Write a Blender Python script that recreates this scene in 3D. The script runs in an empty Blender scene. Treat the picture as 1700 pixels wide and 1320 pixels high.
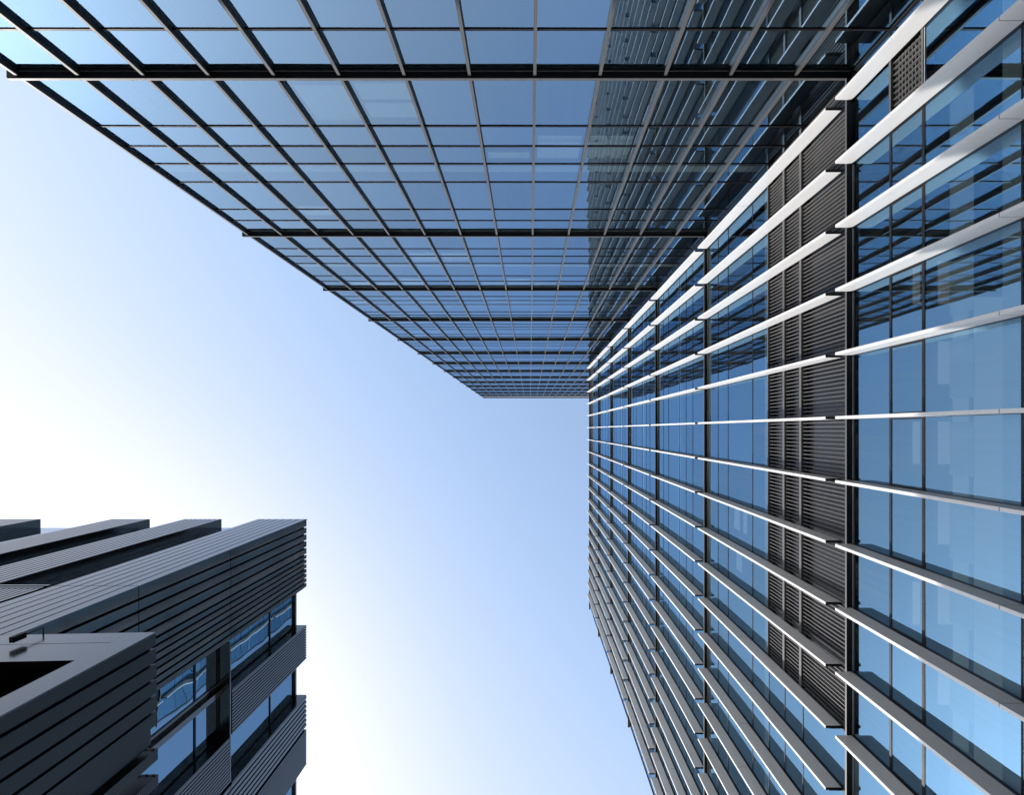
import bpy, math, random
from mathutils import Vector
random.seed(7)
SC = bpy.context.scene
COL = SC.collection
CZ = 1.6                      # eye height; all heights below are measured from the eye

# ------------------------------------------------------------------ camera
cam_d = bpy.data.cameras.new('camera')
cam = bpy.data.objects.new('camera', cam_d); COL.objects.link(cam)
cam.location = (0, 0, CZ)
cam.rotation_euler = (math.pi, 0, 0)          # straight up, picture right = +X, picture down = +Y
cam_d.sensor_width = 36.0
cam_d.lens = 755/1700*36
cam_d.shift_x = -30/1700
cam_d.shift_y = 54/1700
cam_d.clip_start = 0.05
cam_d.clip_end = 3000
SC.camera = cam

# ------------------------------------------------------------------ sky, sun, exposure
SUN = Vector((-1.0, 0.75, 0.695)).normalized()
ELEV = math.asin(SUN.z)
AZ = math.atan2(SUN.x, SUN.y)
w = bpy.data.worlds.new('World'); SC.world = w
w.use_nodes = True
nt = w.node_tree; nt.nodes.clear()
sky = nt.nodes.new('ShaderNodeTexSky')
sky.sky_type = 'NISHITA'
sky.sun_disc = False
sky.sun_elevation = ELEV
sky.sun_rotation = AZ
sky.altitude = 0
sky.air_density = 1.0
sky.dust_density = 0.6
sky.ozone_density = 1.0
bg = nt.nodes.new('ShaderNodeBackground'); bg.inputs['Strength'].default_value = 0.15
wo = nt.nodes.new('ShaderNodeOutputWorld')
gm = nt.nodes.new('ShaderNodeGamma'); gm.inputs['Gamma'].default_value = 0.8      # hazy air: softer contrast across the sky
hs = nt.nodes.new('ShaderNodeHueSaturation'); hs.inputs['Saturation'].default_value = 1.0; hs.inputs['Value'].default_value = 1.776
nt.links.new(sky.outputs[0], gm.inputs[0]); nt.links.new(gm.outputs[0], hs.inputs['Color']); 
tn = nt.nodes.new('ShaderNodeVectorMath'); tn.operation = 'MULTIPLY'; tn.inputs[1].default_value = (1.03, 1.01, 0.985)
bw = nt.nodes.new('ShaderNodeRGBToBW')             # the haze whitens the sky where it is brightest
mr = nt.nodes.new('ShaderNodeMapRange'); mr.interpolation_type = 'SMOOTHSTEP'
mr.inputs['From Min'].default_value = 1.9; mr.inputs['From Max'].default_value = 3.8; mr.inputs['To Max'].default_value = 0.75
wh = nt.nodes.new('ShaderNodeVectorMath'); wh.operation = 'SCALE'; wh.inputs[0].default_value = (0.97, 0.98, 1.06)
mxs = nt.nodes.new('ShaderNodeMix'); mxs.data_type = 'VECTOR'
nt.links.new(hs.outputs[0], tn.inputs[0]); nt.links.new(tn.outputs[0], bw.inputs[0]); nt.links.new(bw.outputs[0], mr.inputs['Value'])
nt.links.new(bw.outputs[0], wh.inputs['Scale']); nt.links.new(mr.outputs[0], mxs.inputs['Factor'])
nt.links.new(tn.outputs[0], mxs.inputs[4]); nt.links.new(wh.outputs[0], mxs.inputs[5]); nt.links.new(mxs.outputs[1], bg.inputs[0])
nt.links.new(bg.outputs[0], wo.inputs[0])
sl = bpy.data.lights.new('sun', 'SUN'); sl.energy = 2.0; sl.angle = math.radians(0.53); sl.color = (1.0, 0.95, 0.88)
so = bpy.data.objects.new('sun', sl); COL.objects.link(so)
so.rotation_euler = SUN.to_track_quat('Z', 'Y').to_euler()
so.location = (-30, 25, 60)
SC.view_settings.view_transform = 'Standard'
SC.view_settings.look = 'None'
SC.view_settings.gamma = 1.0
SC.view_settings.exposure = 0.9
SC.cycles.caustics_reflective = False
SC.cycles.caustics_refractive = False
SC.cycles.max_bounces = 14
SC.cycles.transparent_max_bounces = 16
SC.cycles.glossy_bounces = 6

# ------------------------------------------------------------------ materials
def mat(name, col, rough=0.5, metal=0.0, var=0.15, scale=2.0, spec=0.5, stretch=(1, 1, 1), bump=0.0):
    m = bpy.data.materials.new(name); m.use_nodes = True
    n = m.node_tree; b = n.nodes['Principled BSDF']
    tc = n.nodes.new('ShaderNodeTexCoord'); mp = n.nodes.new('ShaderNodeMapping')
    mp.inputs['Scale'].default_value = stretch
    nz = n.nodes.new('ShaderNodeTexNoise'); nz.inputs['Scale'].default_value = scale
    nz.inputs['Detail'].default_value = 6; nz.inputs['Roughness'].default_value = 0.65
    n.links.new(tc.outputs['Object'], mp.inputs[0]); n.links.new(mp.outputs[0], nz.inputs['Vector'])
    cr = n.nodes.new('ShaderNodeMapRange')
    cr.inputs['From Min'].default_value = 0.3; cr.inputs['From Max'].default_value = 0.7
    cr.inputs['To Min'].default_value = 1-var; cr.inputs['To Max'].default_value = 1+var
    n.links.new(nz.outputs['Fac'], cr.inputs['Value'])
    mx = n.nodes.new('ShaderNodeVectorMath'); mx.operation = 'SCALE'
    mx.inputs[0].default_value = col
    n.links.new(cr.outputs[0], mx.inputs['Scale'])
    n.links.new(mx.outputs[0], b.inputs['Base Color'])
    rr = n.nodes.new('ShaderNodeMapRange')
    rr.inputs['To Min'].default_value = max(0.02, rough-0.08); rr.inputs['To Max'].default_value = min(1, rough+0.08)
    n.links.new(nz.outputs['Fac'], rr.inputs['Value']); n.links.new(rr.outputs[0], b.inputs['Roughness'])
    b.inputs['Metallic'].default_value = metal
    b.inputs['Specular IOR Level'].default_value = spec
    if bump:
        bp = n.nodes.new('ShaderNodeBump'); bp.inputs['Distance'].default_value = bump; bp.inputs['Strength'].default_value = 1
        n.links.new(nz.outputs['Fac'], bp.inputs['Height']); n.links.new(bp.outputs[0], b.inputs['Normal'])
    return m

def glass(name, refl, trans, fac, bump, scale, dirt=0.05):
    """coated facade glass: a tinted mirror mixed with tinted clear glass"""
    m = bpy.data.materials.new(name); m.use_nodes = True
    n = m.node_tree; n.nodes.clear()
    out = n.nodes.new('ShaderNodeOutputMaterial')
    tc = n.nodes.new('ShaderNodeTexCoord')
    nz = n.nodes.new('ShaderNodeTexNoise'); nz.inputs['Scale'].default_value = scale; nz.inputs['Detail'].default_value = 0.5
    n.links.new(tc.outputs['Object'], nz.inputs['Vector'])
    bp = n.nodes.new('ShaderNodeBump'); bp.inputs['Distance'].default_value = bump; bp.inputs['Strength'].default_value = 1
    n.links.new(nz.outputs['Fac'], bp.inputs['Height'])
    g = n.nodes.new('ShaderNodeBsdfGlossy'); g.inputs['Color'].default_value = (*refl, 1); g.inputs['Roughness'].default_value = 0.0
    n.links.new(bp.outputs[0], g.inputs['Normal'])
    t = n.nodes.new('ShaderNodeBsdfTransparent'); t.inputs['Color'].default_value = (*trans, 1)
    lw = n.nodes.new('ShaderNodeFresnel'); lw.inputs['IOR'].default_value = 1.5
    ma = n.nodes.new('ShaderNodeMath'); ma.operation = 'MULTIPLY_ADD'; ma.use_clamp = True
    ma.inputs[1].default_value = 1.0-fac; ma.inputs[2].default_value = fac
    n.links.new(lw.outputs[0], ma.inputs[0])
    mx = n.nodes.new('ShaderNodeMixShader')
    n.links.new(ma.outputs[0], mx.inputs[0]); n.links.new(t.outputs[0], mx.inputs[1]); n.links.new(g.outputs[0], mx.inputs[2])
    # a thin film of dust and rain streaks
    d = n.nodes.new('ShaderNodeBsdfDiffuse'); d.inputs['Color'].default_value = (0.35, 0.36, 0.36, 1)
    mp = n.nodes.new('ShaderNodeMapping'); mp.inputs['Scale'].default_value = (9, 9, 0.35)
    n.links.new(tc.outputs['Object'], mp.inputs[0])
    n2 = n.nodes.new('ShaderNodeTexNoise'); n2.inputs['Scale'].default_value = 1.0; n2.inputs['Detail'].default_value = 5
    n.links.new(mp.outputs[0], n2.inputs['Vector'])
    r2 = n.nodes.new('ShaderNodeMapRange'); r2.inputs['From Min'].default_value = 0.45; r2.inputs['From Max'].default_value = 0.8
    r2.inputs['To Min'].default_value = 0.0; r2.inputs['To Max'].default_value = dirt
    n.links.new(n2.outputs['Fac'], r2.inputs['Value'])
    m2 = n.nodes.new('ShaderNodeMixShader')
    n.links.new(r2.outputs[0], m2.inputs[0]); n.links.new(mx.outputs[0], m2.inputs[1]); n.links.new(d.outputs[0], m2.inputs[2])
    n.links.new(m2.outputs[0], out.inputs['Surface'])
    return m

def batches(name, refl, trans, fac, bump, scale, dirt):
    out = []
    for f, d in ((1.0, 1.0), (0.93, 1.6), (1.05, 0.5)):
        out.append(glass(name, tuple(c*f for c in refl), trans, fac, bump, scale, dirt*d))
    return out
G_A = batches('tower_glass', (0.42, 0.65, 0.90), (0.84, 0.97, 0.97), 0.38, 0.0030, 0.55, 0.05)
G_B = batches('office_glass', (0.27, 0.54, 0.82), (0.84, 0.97, 0.97), 0.38, 0.0045, 0.50, 0.05)
M_GLASS_C = glass('wavy_glass', (0.28, 0.44, 0.60), (0.10, 0.14, 0.18), 0.62, 0.0050, 0.8, 0.02)
M_BLACK = mat('black_aluminium', (0.014, 0.014, 0.016), 0.42, 0, 0.2, 3, spec=0.3)
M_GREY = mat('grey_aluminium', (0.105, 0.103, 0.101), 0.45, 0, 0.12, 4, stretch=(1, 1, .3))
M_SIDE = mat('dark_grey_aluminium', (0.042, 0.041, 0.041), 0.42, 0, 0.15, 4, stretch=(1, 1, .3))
M_SILVER = mat('silver_trim', (0.45, 0.45, 0.45), 0.35, 0.3, 0.1, 5)
M_WHITE = mat('white_coated_metal', (0.80, 0.80, 0.795), 0.42, 0, 0.06, 2.2, stretch=(1, 1, .15))
M_LOUVRE = mat('louvre_grey', (0.12, 0.117, 0.113), 0.4, 0, 0.1, 5)
M_POST = mat('post_grey', (0.09, 0.09, 0.09), 0.4, 0, 0.1, 5)
M_DARKBACK = mat('dark_backing', (0.012, 0.013, 0.015), 0.25, 0, 0.2, 2)
M_CLAD = mat('charcoal_cladding', (0.005, 0.0055, 0.007), 0.08, 0, 0.25, 1.2, stretch=(1, 1, .2), spec=0.5, bump=0.0001)
M_CLADM = mat('matt_charcoal_cladding', (0.020, 0.022, 0.026), 0.5, 0, 0.2, 1.2, stretch=(1, 1, .2), spec=0.35)
M_GLASS_R = glass('balustrade_glass', (0.75, 0.82, 0.90), (0.6, 0.7, 0.8), 0.55, 0.001, 0.6, 0.02)
for _m in (M_CLAD, ): _m.node_tree.nodes['Principled BSDF'].inputs['IOR'].default_value = 1.95
M_CLADP = mat('charcoal_flat_sheet', (0.014, 0.016, 0.020), 0.16, 0, 0.25, 1.5, spec=0.6, bump=0.0003)
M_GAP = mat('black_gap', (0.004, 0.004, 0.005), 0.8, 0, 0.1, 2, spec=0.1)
M_INT = mat('interior_ceiling', (0.62, 0.63, 0.62), 0.9, 0, 0.05, 1)
M_INTD = mat('interior_wall', (0.16, 0.18, 0.19), 0.9, 0, 0.1, .6)
M_BLIND = mat('blind_fabric', (0.74, 0.76, 0.74), 0.9, 0, 0.05, 3)
M_CONC = mat('roof_concrete', (0.30, 0.29, 0.28), 0.85, 0, 0.15, 1)

M_CLADP.node_tree.nodes['Principled BSDF'].inputs['IOR'].default_value = 1.8
def paving():
    m = bpy.data.materials.new('stone_paving'); m.use_nodes = True
    n = m.node_tree; b = n.nodes['Principled BSDF']
    tc = n.nodes.new('ShaderNodeTexCoord')
    br = n.nodes.new('ShaderNodeTexBrick'); br.inputs['Scale'].default_value = 1.0
    br.inputs['Brick Width'].default_value = 0.9; br.inputs['Row Height'].default_value = 0.45; br.inputs['Mortar Size'].default_value = 0.006
    br.inputs['Color1'].default_value = (0.50, 0.49, 0.47, 1); br.inputs['Color2'].default_value = (0.43, 0.425, 0.41, 1)
    br.inputs['Mortar'].default_value = (0.12, 0.12, 0.115, 1)
    n.links.new(tc.outputs['Object'], br.inputs['Vector']); n.links.new(br.outputs['Color'], b.inputs['Base Color'])
    b.inputs['Roughness'].default_value = 0.7
    return m
M_PAVE = paving()

# ------------------------------------------------------------------ helpers
class MB:
    def __init__(s): s.v = []; s.f = []; s.m = []
    def box(s, x0, x1, y0, y1, z0, z1, m=0, faces=None):
        """faces: dict of face -> material index override; keys -x +x -y +y -z +z"""
        if x0 > x1: x0, x1 = x1, x0
        if y0 > y1: y0, y1 = y1, y0
        if z0 > z1: z0, z1 = z1, z0
        i = len(s.v)
        s.v += [(x0,y0,z0),(x1,y0,z0),(x1,y1,z0),(x0,y1,z0),(x0,y0,z1),(x1,y0,z1),(x1,y1,z1),(x0,y1,z1)]
        F = {'-z':(3,2,1,0),'+z':(4,5,6,7),'-y':(0,1,5,4),'+x':(1,2,6,5),'+y':(2,3,7,6),'-x':(3,0,4,7)}
        for k, q in F.items():
            s.f.append(tuple(i+a for a in q)); s.m.append((faces or {}).get(k, m))
        return s
    def quad(s, pts, m=0):
        i = len(s.v); s.v += [tuple(p) for p in pts]; s.f.append((i, i+1, i+2, i+3)); s.m.append(m); return s
    def ball(s, c, r, m=0, n=10):
        i = len(s.v)
        for a in range(n//2+1):
            t = math.pi*a/(n//2)
            for b in range(n):
                p = 2*math.pi*b/n
                s.v.append((c[0]+r*math.sin(t)*math.cos(p), c[1]+r*math.sin(t)*math.sin(p), c[2]+r*math.cos(t)))
        for a in range(n//2):
            for b in range(n):
                s.f.append((i+a*n+b, i+(a+1)*n+b, i+(a+1)*n+(b+1) % n, i+a*n+(b+1) % n)); s.m.append(m)
        return s
    def tube(s, p, q, r, m=0, n=8):
        p = Vector(p); q = Vector(q); d = (q-p).normalized()
        a = d.orthogonal().normalized(); b = d.cross(a); i = len(s.v)
        for c in (p, q):
            for k in range(n):
                t = 2*math.pi*k/n
                s.v.append(tuple(c+a*(r*math.cos(t))+b*(r*math.sin(t))))
        for k in range(n):
            s.f.append((i+k, i+(k+1) % n, i+n+(k+1) % n, i+n+k)); s.m.append(m)
        s.f.append(tuple(i+k for k in reversed(range(n)))); s.m.append(m)
        s.f.append(tuple(i+n+k for k in range(n))); s.m.append(m)
        return s
    def mesh(s, name, mats):
        me = bpy.data.meshes.new(name)
        me.from_pydata(s.v, [], s.f)
        for mt in (mats if isinstance(mats, (list, tuple)) else [mats]): me.materials.append(mt)
        me.polygons.foreach_set('material_index', s.m); me.update()
        return me

def put(name, me, parent=None, loc=(0, 0, 0)):
    o = bpy.data.objects.new(name, me); COL.objects.link(o)
    if parent is not None: o.parent = parent
    o.location = loc
    return o

def thing(name, label, cat, loc, rz=0.0):
    o = bpy.data.objects.new(name, None); COL.objects.link(o)
    o.empty_display_size = 0.5
    o.location = loc; o.rotation_euler = (0, 0, rz)
    o['label'] = label; o['category'] = cat
    return o

def clone(o, loc=None, parent=None):
    c = o.copy(); COL.objects.link(c)
    if parent is not None: c.parent = parent
    if loc is not None: c.location = loc
    for ch in list(o.children):
        d = ch.copy(); COL.objects.link(d); d.parent = c
    return c

# ------------------------------------------------------------------ ground
g = MB().quad([(-900, -900, 0), (900, -900, 0), (900, 900, 0), (-900, 900, 0)]).mesh('ground', M_PAVE)
go = put('ground', g); go['kind'] = 'structure'

# ------------------------------------------------------------------ storeys shared by both towers
Z0, Z1, P = 11.55, 21.0, 8.2
def zk(k): return Z0 if k == 0 else Z1+P*(k-1)
GB = -1.6                                     # ground, seen from the eye
PAT0 = [2.1, .97, .97, 1.15, 2.07, 1.0]       # transoms of the tall first storey pair
PATN = [1.9, .98, 1.05, 2.0, 1.0]             # transoms of all the others
PATG = [2.2, 3.2, 5.1, 7.4, 9.25+.0, 10.9, 11.95]  # absolute heights above ground of the bottom row
def transoms(row):
    """heights above the row's base"""
    if row == 'g': return [2.3, 3.3, 5.4, 7.3, 9.17, 11.05, 11.95]
    out = []; z = 0
    for d in (PAT0 if row == '0' else PATN):
        z += d; out.append(z)
    return out
ROWH = {'g': Z0-GB, '0': Z1-Z0, 'n': P}

# ================================================================== TOWER A (top of the picture): plane y = -9
AF, AG = -9.0, -9.135
AX = [0.12+1.655*n for n in range(-8, 5)]     # mullion axes
AXU = AX+[0.12+1.655*n for n in range(5, 13)]  # the tower runs on above the office roof
A_END, A_ENDU = 8.2, 19.99
KU = 6                                        # first storey pair that clears the office roof
A_TOP = 128.2
tower = thing('glass_tower', 'tallest tower, all blue glass behind a black grid of mullions and thin floor ledges', 'building', (0, -17, 0))
def A(x, y, z): return (x, y+17, z+CZ)
OY, OZ = 17, CZ

def pane_mesh_A(wid, row, seed):
    r = random.Random(seed); mb = MB(); h = ROWH[row]
    zs = [0]+transoms(row)+[h]
    for a, b in zip(zs[:-1], zs[1:]):
        tx = r.uniform(-.003, .003); tz = r.uniform(-.003, .003); gm_ = r.choice((0, 0, 0, 1, 2))
        cx = wid/2; cz = (a+b)/2
        f = lambda x, z: (x-cx)*tx+(z-cz)*tz
        mb.quad([(wid, f(wid, a), a), (0, f(0, a), a), (0, f(0, b), b), (wid, f(wid, b), b)], gm_)
    return mb.mesh('window', G_A)
def bar_mesh_A(wid, row):
    mb = MB(); h = ROWH[row]
    for z in transoms(row):
        mb.box(0.02, wid-0.02, -.03, .022, z-.024, z+.024, 0)
    mb.box(0.02, wid-0.02, -.03, .03, .10, .15, 1)          # pale sill profile on the ledge
    mb.box(0.02, wid-0.02, -.03, .024, h-.06, h-.025, 0)
    mb.box(0.02, wid-0.02, -.03, .020, h-.024, h-.004, 1)
    for q in (0.004, wid-.018): mb.box(q, q+.014, -.04, -.002, .005, h-.002, 0)
    return mb.mesh('glazing_bar', [M_BLACK, M_SILVER])

rowsA = ['g', '0'] + ['n']*12
baseA = [GB, Z0] + [zk(k) for k in range(1, 13)]
baysA = list(zip(AX, AX[1:]+[A_END]))
baysU = list(zip(AXU, AXU[1:]+[A_ENDU]))[:-1]+[(AXU[-2], AXU[-1])]
baysU = list(zip(AXU[:-1], AXU[1:]))
pm, bm_ = {}, {}
far_g, far_b = MB(), MB()
count = 0
for row, zb in zip(rowsA, baseA):
    for i, (xa, xb) in enumerate(baysU if zb > 61.5 else baysA):
        wid = round(xb-xa, 3)
        if count < 100:
            v = random.randrange(14)
            kx = (row, wid, v)
            if kx not in pm: pm[kx] = pane_mesh_A(wid, row, hash(kx[1]*1000+v*7+len(row)) & 0xffff)
            if (row, wid) not in bm_: bm_[(row, wid)] = bar_mesh_A(wid, row)
            o = put('window', pm[kx], tower, (xa, AG+OY, zb+OZ))
            put('glazing_bar', bm_[(row, wid)], o)
        else:
            zs = [0]+transoms(row)+[ROWH[row]]
            for a, b in zip(zs[:-1], zs[1:]):
                j = random.uniform(-.003, .003)
                far_g.quad([(xb, AG+OY+j, zb+a+OZ), (xa, AG+OY, zb+a+OZ), (xa, AG+OY, zb+b+OZ), (xb, AG+OY+j, zb+b+OZ)], random.choice((0, 0, 0, 1, 2)))
            for z in transoms(row):
                far_b.box(xa+.02, xb-.02, AG+OY-.03, AG+OY+.022, zb+z-.024+OZ, zb+z+.024+OZ)
        count += 1
o = put('window', far_g.mesh('window', G_A), tower); o['kind'] = 'stuff'
b = put('glazing_bar', far_b.mesh('glazing_bar', M_BLACK), o)

for i, x in enumerate(AXU[:-1]):              # vertical mullions, full height, jointed twice per storey pair
    mb = MB()
    xx = x if i else x+.09
    edges = [GB]+[zk(0)]
    k0 = 0
    if x > A_END: edges = [zk(KU)+.4]; k0 = KU
    for k in range(k0, 14):
        edges += [zk(k)+P*.55 if k else Z0+5.2, zk(k+1) if k < 13 else A_TOP-.25]
    for a, b in zip(edges[:-1], edges[1:]):
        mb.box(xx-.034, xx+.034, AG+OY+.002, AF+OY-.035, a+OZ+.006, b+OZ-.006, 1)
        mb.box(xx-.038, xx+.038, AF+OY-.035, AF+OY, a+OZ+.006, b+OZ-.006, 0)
    put('mullion', mb.mesh('mullion', [M_GREY, M_SIDE]), tower)
for k in range(0, 14):                        # ledges
    z = zk(k)+OZ
    mb = MB()
    XE = A_ENDU if k > KU else A_END-.02
    mb.box(AX[0]-.18, XE, AG+OY-.02, AF+OY+.035, z, z+.07, 0)
    x0 = AX[0]-.18                             # pale nosing in lengths with open joints
    cuts = [x0]+[x for x in AXU[1:] if x < XE-.2]+[XE]
    for a, b in zip(cuts[:-1], cuts[1:]):
        mb.box(a+.004, b-.004, AF+OY+.035, AF+OY+.05, z+.012, z+.085, 1)
    put('ledge', mb.mesh('ledge', [M_BLACK, M_GREY]), tower)
# parapet: close vertical slats above the last ledge
mb = MB()
z = zk(13)+OZ
mb.box(AX[0], A_ENDU-.03, AG+OY-.12, AG+OY-.04, z+.1, A_TOP+OZ-.2, 0)
x = AX[0]+.1
while x < A_ENDU-.1:
    mb.box(x, x+.10, AG+OY-.04, AG+OY+.04, z+.1, A_TOP+OZ-.2, 1); x += .26
mb.box(AX[0]-.1, A_ENDU-.03, AG+OY-.3, AF+OY+.03, A_TOP+OZ-.2, A_TOP+OZ, 0)
put('parapet', mb.mesh('parapet', [M_DARKBACK, M_LOUVRE]), tower)
# body: side walls, back, roof
mb = MB()
mb.box(AX[0]+.02, AX[0]+.12, -30+OY, AG+OY-.04, 0, A_TOP-.3+OZ)
mb.box(AX[0]+.121, 30, -30+OY, -29.8+OY, 0, A_TOP-.3+OZ)
mb.box(29.8, 30, -29.79+OY, AG+OY-.04, 0, A_TOP-.3+OZ)
mb.box(A_END+.06, 29.79, AG+OY-.14, AG+OY-.04, 0, zk(KU)+OZ-.01)
mb.box(A_ENDU-.1, 29.79, AG+OY-.14, AG+OY-.04, zk(KU)+OZ, A_TOP-.3+OZ)
put('wall', mb.mesh('wall', M_CLADP), tower)
put('roof', MB().box(AX[0]+.13, 29.78, -29.78+OY, AG+OY-.15, A_TOP-.6+OZ, A_TOP-.35+OZ).mesh('roof', M_CONC), tower)
put('core_wall', MB().box(AX[0]+.13, 29.78, -15.4+OY, -15+OY, 0, A_TOP-.65+OZ).mesh('core_wall', M_INTD), tower)
for k in range(0, 14):                        # floor slabs with pale ceilings
    for dz in ((0.06, .42), (P*.5+.3, P*.5+.66)):
        if k == 13 and dz[0] > 1: continue
        z = zk(k)+OZ
        put('floor_slab', MB().box(AX[0]+.13, A_END+.9 if k < KU else A_ENDU, -14.98+OY, AG+OY-.13, z+dz[0], z+dz[1], 0).mesh('floor_slab', M_INT), tower)
# roller blinds at different heights behind some panes
def blindA(bay, z0, z1, y=AG-.16):
    xa, xb = baysA[bay]
    put('blind', MB().box(xa+.12, xb-.14, y+OY-.012, y+OY, z0+OZ, z1+OZ).mesh('blind', M_BLIND), tower)
rb = random.Random(21)
blindA(5, Z0+.62, Z0+1.22); blindA(5, Z0+1.36, Z0+1.95); blindA(4, Z0+.7, Z0+1.3)
for k in range(-1, 9):
    for bay in range(0, 10):
        if rb.random() < .42:
            z = (zk(k) if k >= 0 else Z0-6)+(P*.5 if rb.random() < .5 else 0)
            t = z+4.0; d = rb.choice([.35, .5, .8, 1.2])
            if k == 0 and bay in (4, 5): continue
            blindA(bay, t-d, t)

# ================================================================== BUILDING B (right): plane x = 8
BF, BG, BN = 8.04, 8.195, 7.736               # ledge nose, glass, fin nose
YF = [-0.313+1.62*k for k in range(-5, 15)]
B_Y0, B_Y1 = AG+.03, 24.2
B_TOP = zk(6)
office = thing('finned_office_block', 'glass office block with rows of white upright sunshade fins and grey louvre panels', 'building', (16, 8, 0))
OX, OYB = -16, -8
def fin_mesh(row):
    mb = MB(); h = ROWH[row]
    z0 = .36 if row != 'g' else .5
    j = {'g': 9.1, '0': 5.45, 'n': 4.6}[row]
    x0, x1 = BN-BG, -.045
    for a, b in ((z0, j-.005), (j+.005, h-.02)):
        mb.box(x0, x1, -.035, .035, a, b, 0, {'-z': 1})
    mb.box(x0+.02, x1, -.025, .025, z0-.012, j+.1, 1)      # dark core seen in the joint and at the foot
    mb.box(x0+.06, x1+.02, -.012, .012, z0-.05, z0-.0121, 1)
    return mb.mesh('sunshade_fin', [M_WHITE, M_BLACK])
rowsB = ['g', '0']+['n']*5
baseB = [GB, Z0]+[zk(k) for k in range(1, 6)]
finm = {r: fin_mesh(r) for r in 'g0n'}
cnt = 0; ffar = MB()
# nearest rows and fins first
finlist = [(r, zb, y) for r, zb in zip(rowsB, baseB) for y in YF if y < (zb+ROWH[r])*0.85+1]
allf = [(r, zb, y) for r, zb in zip(rowsB, baseB) for y in YF]
rest = [t for t in allf if t not in finlist]
proto = {}
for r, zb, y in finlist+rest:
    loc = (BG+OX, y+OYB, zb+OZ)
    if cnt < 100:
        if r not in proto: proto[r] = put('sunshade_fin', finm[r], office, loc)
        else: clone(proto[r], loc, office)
    else:
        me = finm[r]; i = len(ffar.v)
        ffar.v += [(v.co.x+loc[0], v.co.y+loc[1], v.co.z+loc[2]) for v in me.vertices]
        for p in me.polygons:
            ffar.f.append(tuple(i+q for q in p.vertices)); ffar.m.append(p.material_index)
    cnt += 1
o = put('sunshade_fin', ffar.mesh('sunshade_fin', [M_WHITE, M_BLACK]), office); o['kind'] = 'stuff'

# windows
baysB = list(zip([B_Y0]+YF, YF+[B_Y1]))
LOUV_TOP = 4.11                               # louvres fill this much of the first row
def louvred(r, i): return r == '0' and i <= 10
TOPL = P-2.9
def panes_B(wid, zs, seed):
    r = random.Random(seed); mb = MB()
    for a, b in zip(zs[:-1], zs[1:]):
        ty = r.uniform(-.0022, .0022); tz = r.uniform(-.0022, .0022); cy = wid/2; cz = (a+b)/2
        f = lambda y, z: (y-cy)*ty+(z-cz)*tz
        mb.quad([(f(0, a), 0, a), (f(0, b), 0, b), (f(wid, b), wid, b), (f(wid, a), wid, a)], r.choice((0, 0, 0, 1, 2)))
    return mb
def bars_B(mb, y0, y1, zs, x=0, z=0, frame=None):
    for t in zs[1:-1]:
        mb.box(x-.010, x+.03, y0+.02, y1-.02, z+t-.014, z+t+.014)
    for y in (y0, y1):                        # the mullion behind each fin, half of it with each window
        a, b = (y, y+.045) if y == y0 else (y-.045, y)
        mb.box(x-.045, x+.03, a+.0005, b-.0005, z+zs[0]+.005, z+zs[-1]-.005)
    mb.box(x-.018, x+.03, y0+.05, y1-.05, z+zs[-1]-.030, z+zs[-1]-.008, 1)
    if frame:                                 # opening sash
        a, b = frame
        for q in ((a+.016, a+.05), (b-.05, b-.016)): mb.box(x-.012, x+.03, y0+.05, y1-.05, z+q[0], z+q[1])
        for q in ((y0+.05, y0+.08), (y1-.08, y1-.05)): mb.box(x-.011, x+.03, q[0], q[1], z+a+.05, z+b-.05)
    return mb
cnt = 0; wf, wb = MB(), MB()
order = [(ri, i) for ri in range(7) for i in range(len(baysB))]
order.sort(key=lambda t: 0 if baysB[t[1]][0] < (baseB[t[0]]+ROWH[rowsB[t[0]]])*.82+1 else 1)
for ri, i in order:
    r, zb = rowsB[ri], baseB[ri]
    ya, yb = baysB[i]; wid = yb-ya
    zs = [0]+transoms(r)+[ROWH[r]]
    if louvred(r, i): zs = [LOUV_TOP]+[t for t in zs if t > LOUV_TOP+.2]
    if r == 'g' and i == 1: zs = [0]+[t for t in transoms(r)[:6]]
    if ri == 6: zs = [t for t in zs if t < TOPL-.2]+[TOPL]
    fr = (11.05, 11.95) if r == 'g' else None
    if r == 'g' and i == 1: fr = None
    if cnt < 100:
        o = put('window', panes_B(wid, zs, ri*50+i).mesh('window', G_B), office, (BG+OX, ya+OYB, zb+OZ))
        put('glazing_bar', bars_B(MB(), 0, wid, zs, frame=fr).mesh('glazing_bar', [M_BLACK, M_SILVER]), o)
        if r == 'g' and i == 1:
            put('window', panes_B(wid, [11.95, ROWH[r]], 999).mesh('window', G_B), o)
    else:
        m2 = panes_B(wid, zs, ri*50+i); k = len(wf.v)
        wf.v += [(v[0]+BG+OX, v[1]+ya+OYB, v[2]+zb+OZ) for v in m2.v]
        wf.f += [tuple(k+q for q in f) for f in m2.f]; wf.m += m2.m
        bars_B(wb, ya+OYB, yb+OYB, zs, BG+OX, zb+OZ)
    cnt += 1
o = put('window', wf.mesh('window', G_B), office); o['kind'] = 'stuff'
put('glazing_bar', wb.mesh('glazing_bar', [M_BLACK, M_SILVER]), o)

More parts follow.
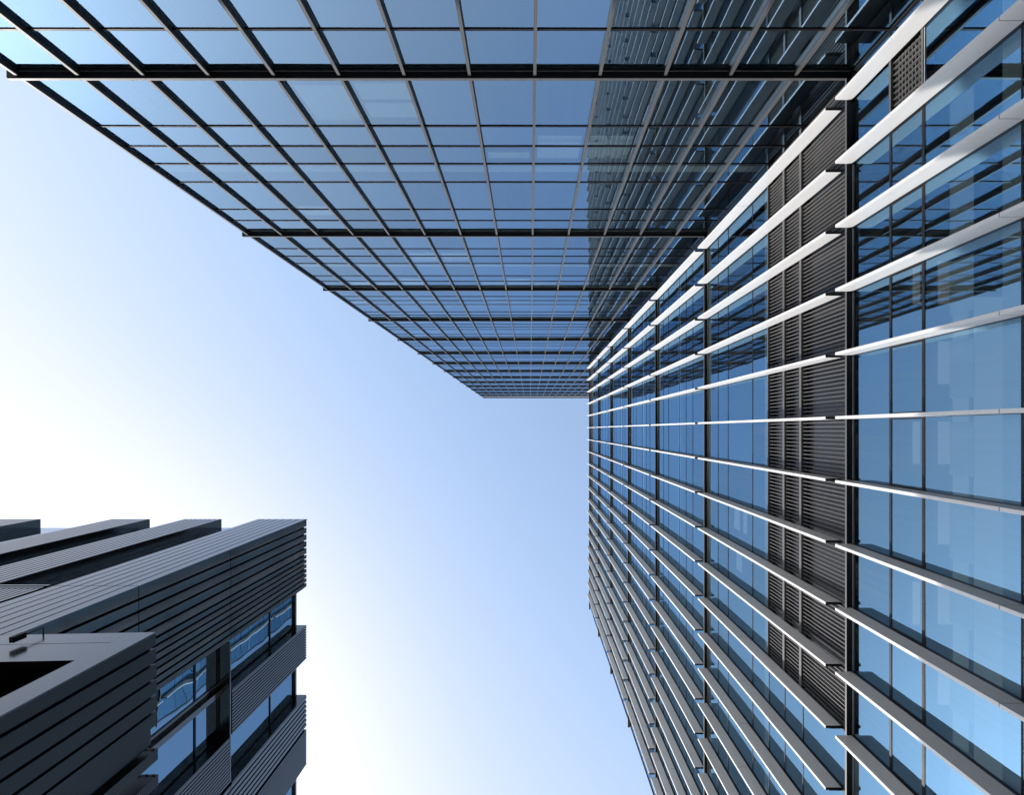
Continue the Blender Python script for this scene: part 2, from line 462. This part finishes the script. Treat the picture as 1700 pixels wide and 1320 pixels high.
# louvre panels
def louvre(y0, y1, zlist, name='louvre_panel', pitch=.116, grid=False):
    mb = MB()
    x = BG+OX
    za, zb = zlist[0]+OZ, zlist[-1]+OZ
    mb.box(x+.16, x+.2, y0+OYB, y1+OYB, za, zb, 1)
    a, b = y0+.055, y1-.055
    n = max(2, int((b-a)/pitch))
    for s0, s1 in zip(zlist[:-1], zlist[1:]):
        for k in range(n):
            y = a+(k+.5)*(b-a)/n+OYB
            mb.box(x+.012, x+.07, y-.011, y+.011, s0+.06+OZ, s1-.06+OZ, 0)
        if grid:
            for q in range(9):
                zz = s0+.1+q*(s1-s0-.2)/8+OZ
                mb.box(x+.05, x+.1, y0+.05+OYB, y1-.05+OYB, zz-.012, zz+.012, 0)
    o = put(name, mb.mesh(name, [M_LOUVRE, M_DARKBACK]), office)
    fr = MB()
    for i, z in enumerate(zlist):
        zz = z+OZ
        t = .055
        a0, a1 = (zz, zz+t) if i == 0 else ((zz-t, zz) if i == len(zlist)-1 else (zz-t, zz+t))
        fr.box(x-.03, x+.15, y0+.002+OYB, y1-.002+OYB, a0+.001, a1-.001, 0, {'-x': 1})
    put('louvre_frame', fr.mesh('louvre_frame', [M_POST, M_LOUVRE]), o)
    return o
for i, (ya, yb) in enumerate(baysB):
    if louvred('0', i): louvre(ya, yb, [Z0+.07, 13.75, 14.66, Z0+LOUV_TOP])
    louvre(ya, yb, [zk(5)+TOPL, zk(6)-.1], pitch=.2)
louvre(baysB[1][0], baysB[1][1], [GB+11.05, GB+11.95], grid=True, pitch=.13)

for k in range(0, 7):
    z = zk(k)+OZ
    mb = MB()
    mb.box(BF+OX, BG+OX+.02, B_Y0+OYB+.1, B_Y1+OYB+.3, z, z+.06, 0, {'-x': 1})
    mb.box(BF+OX+.05, BG+OX+.02, B_Y0+OYB+.1, B_Y1+OYB+.28, z+.061, z+.12, 0)
    put('ledge', mb.mesh('ledge', [M_BLACK, M_GREY]), office)
mb = MB()
mb.box(BG+.04+OX, 29.7+OX, B_Y1+.02+OYB, B_Y1+.14+OYB, 0, B_TOP+OZ-.3)
mb.box(29.6+OX, 29.7+OX, AG+.05+OYB, B_Y1+.01+OYB, 0, B_TOP+OZ-.3)
put('wall', mb.mesh('wall', M_CLADP), office)
put('roof', MB().box(BG+.25+OX, 29.5+OX, AG+.05+OYB, B_Y1+OYB, B_TOP+OZ-.45, B_TOP+OZ-.2).mesh('roof', M_CONC), office)
put('core_wall', MB().box(14+OX, 14.3+OX, AG+.05+OYB, B_Y1+OYB, 0, B_TOP-.5+OZ).mesh('core_wall', M_INTD), office)
for k in range(-1, 6):
    for dz in ((.1, .45), (P*.5+.3, P*.5+.65)):
        z = (zk(k) if k >= 0 else Z0-P)+OZ
        if k == 0 and dz[0] < 1: pass
        put('floor_slab', MB().box(BG+.22+OX, 13.98+OX, AG+.06+OYB, B_Y1+OYB, z+dz[0], z+dz[1]).mesh('floor_slab', M_INT), office)
M_GLOW = bpy.data.materials.new('panel_glow'); M_GLOW.use_nodes = True
_b = M_GLOW.node_tree.nodes['Principled BSDF']
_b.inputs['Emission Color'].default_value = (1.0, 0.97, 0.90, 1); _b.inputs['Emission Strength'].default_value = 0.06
for j in range(-1, 5):                        # glowing panels added for pale patches in the glass, no real lamps
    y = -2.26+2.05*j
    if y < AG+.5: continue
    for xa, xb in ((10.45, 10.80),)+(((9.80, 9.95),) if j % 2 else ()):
        put('glow_panel', MB().box(xa+OX, xb+OX, y+OYB, y+1.08+OYB, Z0+.055+OZ, Z0+.098+OZ).mesh('glow_panel', M_GLOW), office)
M_CEILGLOW = bpy.data.materials.new('ceiling_glow'); M_CEILGLOW.use_nodes = True
_b = M_CEILGLOW.node_tree.nodes['Principled BSDF']; _b.inputs['Base Color'].default_value = (.7, .7, .7, 1)
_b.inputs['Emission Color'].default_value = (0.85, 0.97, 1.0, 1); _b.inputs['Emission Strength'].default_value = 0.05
for xa, xb in ((10.83, 11.2), (11.37, 12.08), (12.3, 13.9)):   # ceiling strips given a glow, added to brighten the room behind the glass
    put('glow_panel', MB().box(xa+OX, xb+OX, -3.4+OYB, 11+OYB, Z0+.06+OZ, Z0+.097+OZ).mesh('glow_panel', M_CEILGLOW), office)
rb = random.Random(5)
for i in range(2, 16):                        # pale interior panels behind the lower glass
    ya, yb = baysB[i]
    h = rb.uniform(.62, .9)
    put('blind', MB().box(BG+.34+OX, BG+.352+OX, ya+.15+OYB, ya+.15+(yb-ya)*h*.8+OYB, 8.75+OZ, 9.25+OZ).mesh('blind', M_BLIND), office)
    if i % 3 == 0:
        put('blind', MB().box(BG+.34+OX, BG+.352+OX, ya+.12+OYB, yb-.12+OYB, 7.3+OZ, 8.1+OZ).mesh('blind', M_BLIND), office)
for i, z0, z1 in ((8, 18.2, 18.7), (8, 17.6, 17.9), (9, 18.0, 18.5)):
    ya, yb = baysB[i]
    put('blind', MB().box(BG+.2+OX, BG+.212+OX, ya+.3+OYB, yb-.5+OYB, z0+OZ, z1+OZ).mesh('blind', M_BLIND), office)

# ================================================================== BUILDING C (lower left)
S = .55
cx0, cy0 = -20.0, 14.0
ribbed = thing('ribbed_office_building', 'dark charcoal office building clad in upright metal ribs with deep recessed window strips', 'building', (cx0, cy0, 0))
class MBC(MB):
    """boxes given in the measured units, scaled and moved to the building's base"""
    def b(s, x0, x1, y0, y1, z0, z1, m=0, faces=None):
        return s.box(x0*S-cx0, x1*S-cx0, y0*S-cy0, y1*S-cy0, z0*S+CZ, z1*S+CZ, m, faces)
CXF, CYF, CT = -19.66, 7.84, 40.0
GZ = -CZ/S
CXR, CXD = -20.5, -21.2
def ribs_x(spec, z0, z1, seams=(), depth=.16, top=True, back=CXD-.05):
    """upright ribs on a face turned to +X. spec: list of (y0, y1, pitch, gap)"""
    mb = MBC()
    ya, yb = spec[0][0], spec[-1][1]
    mb.b(back, CXF-depth, ya, yb, z0, z1-.12, 1)
    cuts = [z0]+sorted(s for s in seams if z0 < s < z1)+[z1]
    for y0, y1, pitch, gap in spec:
        n = max(1, round((y1-y0)/pitch)); p = (y1-y0)/n
        for k in range(n):
            for a, b in zip(cuts[:-1], cuts[1:]):
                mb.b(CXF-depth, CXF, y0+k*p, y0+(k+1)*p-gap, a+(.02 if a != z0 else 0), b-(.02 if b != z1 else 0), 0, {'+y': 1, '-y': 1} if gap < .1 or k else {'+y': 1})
    return put('rib_panel', mb.mesh('rib_panel', [M_CLAD, M_GAP]), ribbed)
def ribs_y(spec, z0, z1, seams=(), depth=.16, back=8.7):
    mb = MBC()
    xa, xb = spec[0][0], spec[-1][1]          # xa > xb
    mb.b(xa-.22, xb, CYF+depth, back, z0, z1-.12, 1)
    cuts = [z0]+sorted(s for s in seams if z0 < s < z1)+[z1]
    for x0, x1, pitch, gap in spec:
        n = max(1, round(abs(x1-x0)/pitch)); p = abs(x1-x0)/n
        for k in range(n):
            for a, b in zip(cuts[:-1], cuts[1:]):
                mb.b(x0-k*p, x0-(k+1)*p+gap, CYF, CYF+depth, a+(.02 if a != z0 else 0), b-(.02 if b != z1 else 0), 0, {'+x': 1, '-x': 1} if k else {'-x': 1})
    return put('rib_panel', mb.mesh('rib_panel', [M_CLAD, M_GAP]), ribbed)
ZJ, ZK = 29.87, 22.85
ribs_x([(8.005, 11.0, .578, .14), (11.0, 13.9, .414, .13)], GZ, CT, (ZK, 17.36, ZJ))
ribs_x([(17.17+.12, 20.2, .23, .10)], ZJ+.15, CT)
ribs_x([(20.2+.1, 23.2, .23, .10)], GZ, ZJ-.1)
ribs_x([(23.3+.1, 26.2, .383, .14), (26.35, 29.5, .175, .08)], GZ, CT, (ZJ,))
ribs_x([(33.0, 37.0, .383, .14)], GZ, CT, (ZJ,))
# -Y face
ribs_y([(CXF, -24.0, .62, .085)], GZ, CT, (ZK, 17.36))
ribs_y([(-27.2, -30.5, .41, .12)], ZK+.2, CT)
ribs_y([(-33.5, -36.8, .165, .045)], ZK+.2, CT)
ribs_y([(-43.1, -47.0, .165, .05)], ZK+.2, CT)
ribs_y([(-24.2, -47.0, .30, .10)], GZ, ZK-.35)
# smooth side sheets and frames of each rib block
def sheet(*bx, mats=(M_CLADP,), name='side_panel'):
    mb = MBC()
    for q in bx: mb.b(*q)
    return put(name, mb.mesh(name, list(mats)), ribbed)
sheet((CXD, CXF-.02, 17.17, 17.28, ZJ+.15, CT-.02)); sheet((CXD, CXF-.02, 23.3, 23.39, ZJ+.15, CT-.02))
sheet((CXD, CXF-.02, 20.2, 20.29, GZ, ZJ-.1))
for x in (-27.2, -33.5, -43.1):
    sheet((x, x+.08, CYF+.02, 8.7, ZK+.2, CT-.02)); sheet((x+.02, x+.16, 8.58, 8.7, ZK+.2, CT-.4))
sheet((-24.2, -47, CYF-.02, CYF+.2, ZK-.33, ZK-.2), (-24.2, -47, CYF-.02, CYF+.2, ZK-.02, ZK+.12), name='sill_trim')
# body
mb = MBC()
mb.b(-70, CXD-.06, 8.71, 38, GZ, CT-.5)
put('wall', mb.mesh('wall', M_CLADP), ribbed)
put('roof', MBC().b(-69.9, CXD-.1, 8.8, 37.9, CT-.49, CT-.35).mesh('roof', M_CONC), ribbed)
# recess ledge between the two storeys, parapet caps
sheet((CXD, CXF, 13.95, 23.15, ZJ-.08, ZJ+.02), (CXR, CXF-.4, 13.95, 17.15, ZJ+.021, ZJ+.4), name='storey_ledge')
for y0, y1 in ((13.9, 17.15), (20.25, 23.3), (29.5, 33.0)):
    sheet((CXD, CXR+.17, y0+.01, y1-.01, CT-.6, CT-.4), name='parapet_cap')
for a, b in ((-24.02, -27.1), (-30.5, -33.4), (-36.8, -43.0)):
    m_ = MBC(); m_.b(a-.02, b+.02, 8.5, 8.6, ZK+.2, CT-.5)
    put('window', m_.mesh('window', M_GLASS_R), ribbed)
# windows in the recesses
def cwin(x, y0, y1, zs, nys=1):
    mb = MBC()
    cuts = [y0+(y1-y0)*k/nys for k in range(nys+1)]
    for a, b in zip(zs[:-1], zs[1:]):
        for c, d in zip(cuts[:-1], cuts[1:]):
            mb.b(x-.06, x, c+.01, d-.01, a+.01, b-.01)
    o = put('window', mb.mesh('window', M_GLASS_C), ribbed)
    fr = MBC()
    for z in zs: fr.b(x-.05, x+.06, y0, y1, z-.05, z+.05)
    for c in cuts: fr.b(x-.05, x+.04, c-.03, c+.03, zs[0]+.06, zs[-1]-.06)
    put('window_frame', fr.mesh('window_frame', M_BLACK), o)
    # the wall behind the glass
for y0, y1 in ((13.95, 17.1), (20.25, 23.25), (29.55, 32.95)):
    cwin(CXR, y0, y1, [ZJ+.45, 35.8, CT-.65])
cwin(CXR+.06, 13.95, 16.55, [15, 19, 23.3, 27.7, ZJ-.15])
cwin(CXR+.06, 17.32, 20.15, [15, 19, 23.3, 27.7, ZJ-.15])
cwin(CXR, 29.55, 32.95, [16, 20, 25, ZJ])
sheet((CXD-.05, CXR+.35, 16.95, 17.30, GZ, ZJ-.1), (CXD-.05, CXR+.1, 16.6, 16.94, GZ, ZJ-.1), name='mullion_plank')
put('lightning_rod', MB().tube((CXF*S-cx0-.2, CYF*S-cy0+.12, CT*S+CZ-.3), (CXF*S-cx0-.2, CYF*S-cy0+.12, CT*S+CZ+.55), .012).mesh('lightning_rod', M_SILVER), ribbed)

# ================================================================== ANNEX in front of C
ax, ay, at = -6.79, 3.70, 8.25
annex = thing('rib_clad_annex', 'low dark annex with a smooth metal portal and wide ribs, before the ribbed building', 'building', (ax, ay, 0), math.radians(-1.15))
T = at+CZ
mb = MB()                                     # ribs on the right-hand face
mb.box(-.5, -.09, .06, 1.62, 0, T-.03, 1)
mb.box(-.09, 0, .0, .10, 0, T, 0); mb.box(-.09, -.006, .104, .21, 0, T, 0)
y = .26
for k in range(5):
    mb.box(-.09, 0, y, y+.235, 0, T, 0); y += .285
put('rib_panel', mb.mesh('rib_panel', [M_CLADM, M_GAP]), annex)
mb = MB()                                     # portal on the face turned away from the sun
mb.box(-.47, -.001, -.03, -.002, 0, T-.001)                         # jamb sheet
mb.box(-3.9, -.474, -.03, -.002, 7.87+CZ, T-.001)                   # upper lintel sheet
mb.box(-3.9, -.474, -.028, 0, 7.26+CZ, 7.86+CZ)                     # lower lintel sheet
mb.box(-3.9, -3.4, -.03, -.002, 0, 7.255+CZ)
put('portal_frame', mb.mesh('portal_frame', M_CLADP), annex)
mb = MB()
mb.box(-3.9, -.5, .0, .06, 7.26+CZ, T-.02); mb.box(-.5, -.44, .0, 1.4, 0, 7.26+CZ)
mb.box(-3.9, -.5, 1.4, 1.6, 0, T-.02); mb.box(-3.9, -.5, .061, 1.39, T-.2, T-.05)
put('wall', mb.mesh('wall', M_GAP), annex)
put('inner_post', MB().box(-.72, -.51, .12, .2, 0, 7.2+CZ).mesh('inner_post', M_GREY), annex)
mb = MB().box(-.35, -.06, 1.64, 1.95, 0, T-.08).box(-.35, -.1, 1.955, 2.0, 0, T-.15)
put('fascia', mb.mesh('fascia', M_CLADM), annex)
for y, d in ((2.06, .40), (2.53, .52)):
    o = put('bracket_post', MB().box(-d, .02, y, y+.20, 0, T-.03).mesh('bracket_post', M_CLADM), annex)
    for k in range(3):
        put('bolt', MB().ball((-.03-k*.13, y-.015, T-.07), .02).mesh('bolt', M_POST), o)
    put('bolt_rail', MB().tube((-.0, y-.014, T-.07), (-d+.02, y-.014, T-.07), .006).mesh('bolt_rail', M_POST), o)

# floodlight on the portal's lintel
fl = thing('floodlight', 'small black floodlight on a short arm fixed to the smooth metal lintel of the annex', 'lamp', (-8.85, 3.72, 8.0+CZ), math.radians(-1.15))
put('arm', MB().tube((0, -.13, -.04), (0, -.13, .28), .012).tube((0, -.13, .27), (0, .10, .27), .012).mesh('arm', M_BLACK), fl)
mb = MB().box(-.035, .035, -.17, -.09, -.24, -.03)
for q in range(6): mb.box(-.045, .045, -.18, -.08, -.235+q*.034, -.22+q*.034)
put('lamp_head', mb.mesh('lamp_head', M_BLACK), fl)
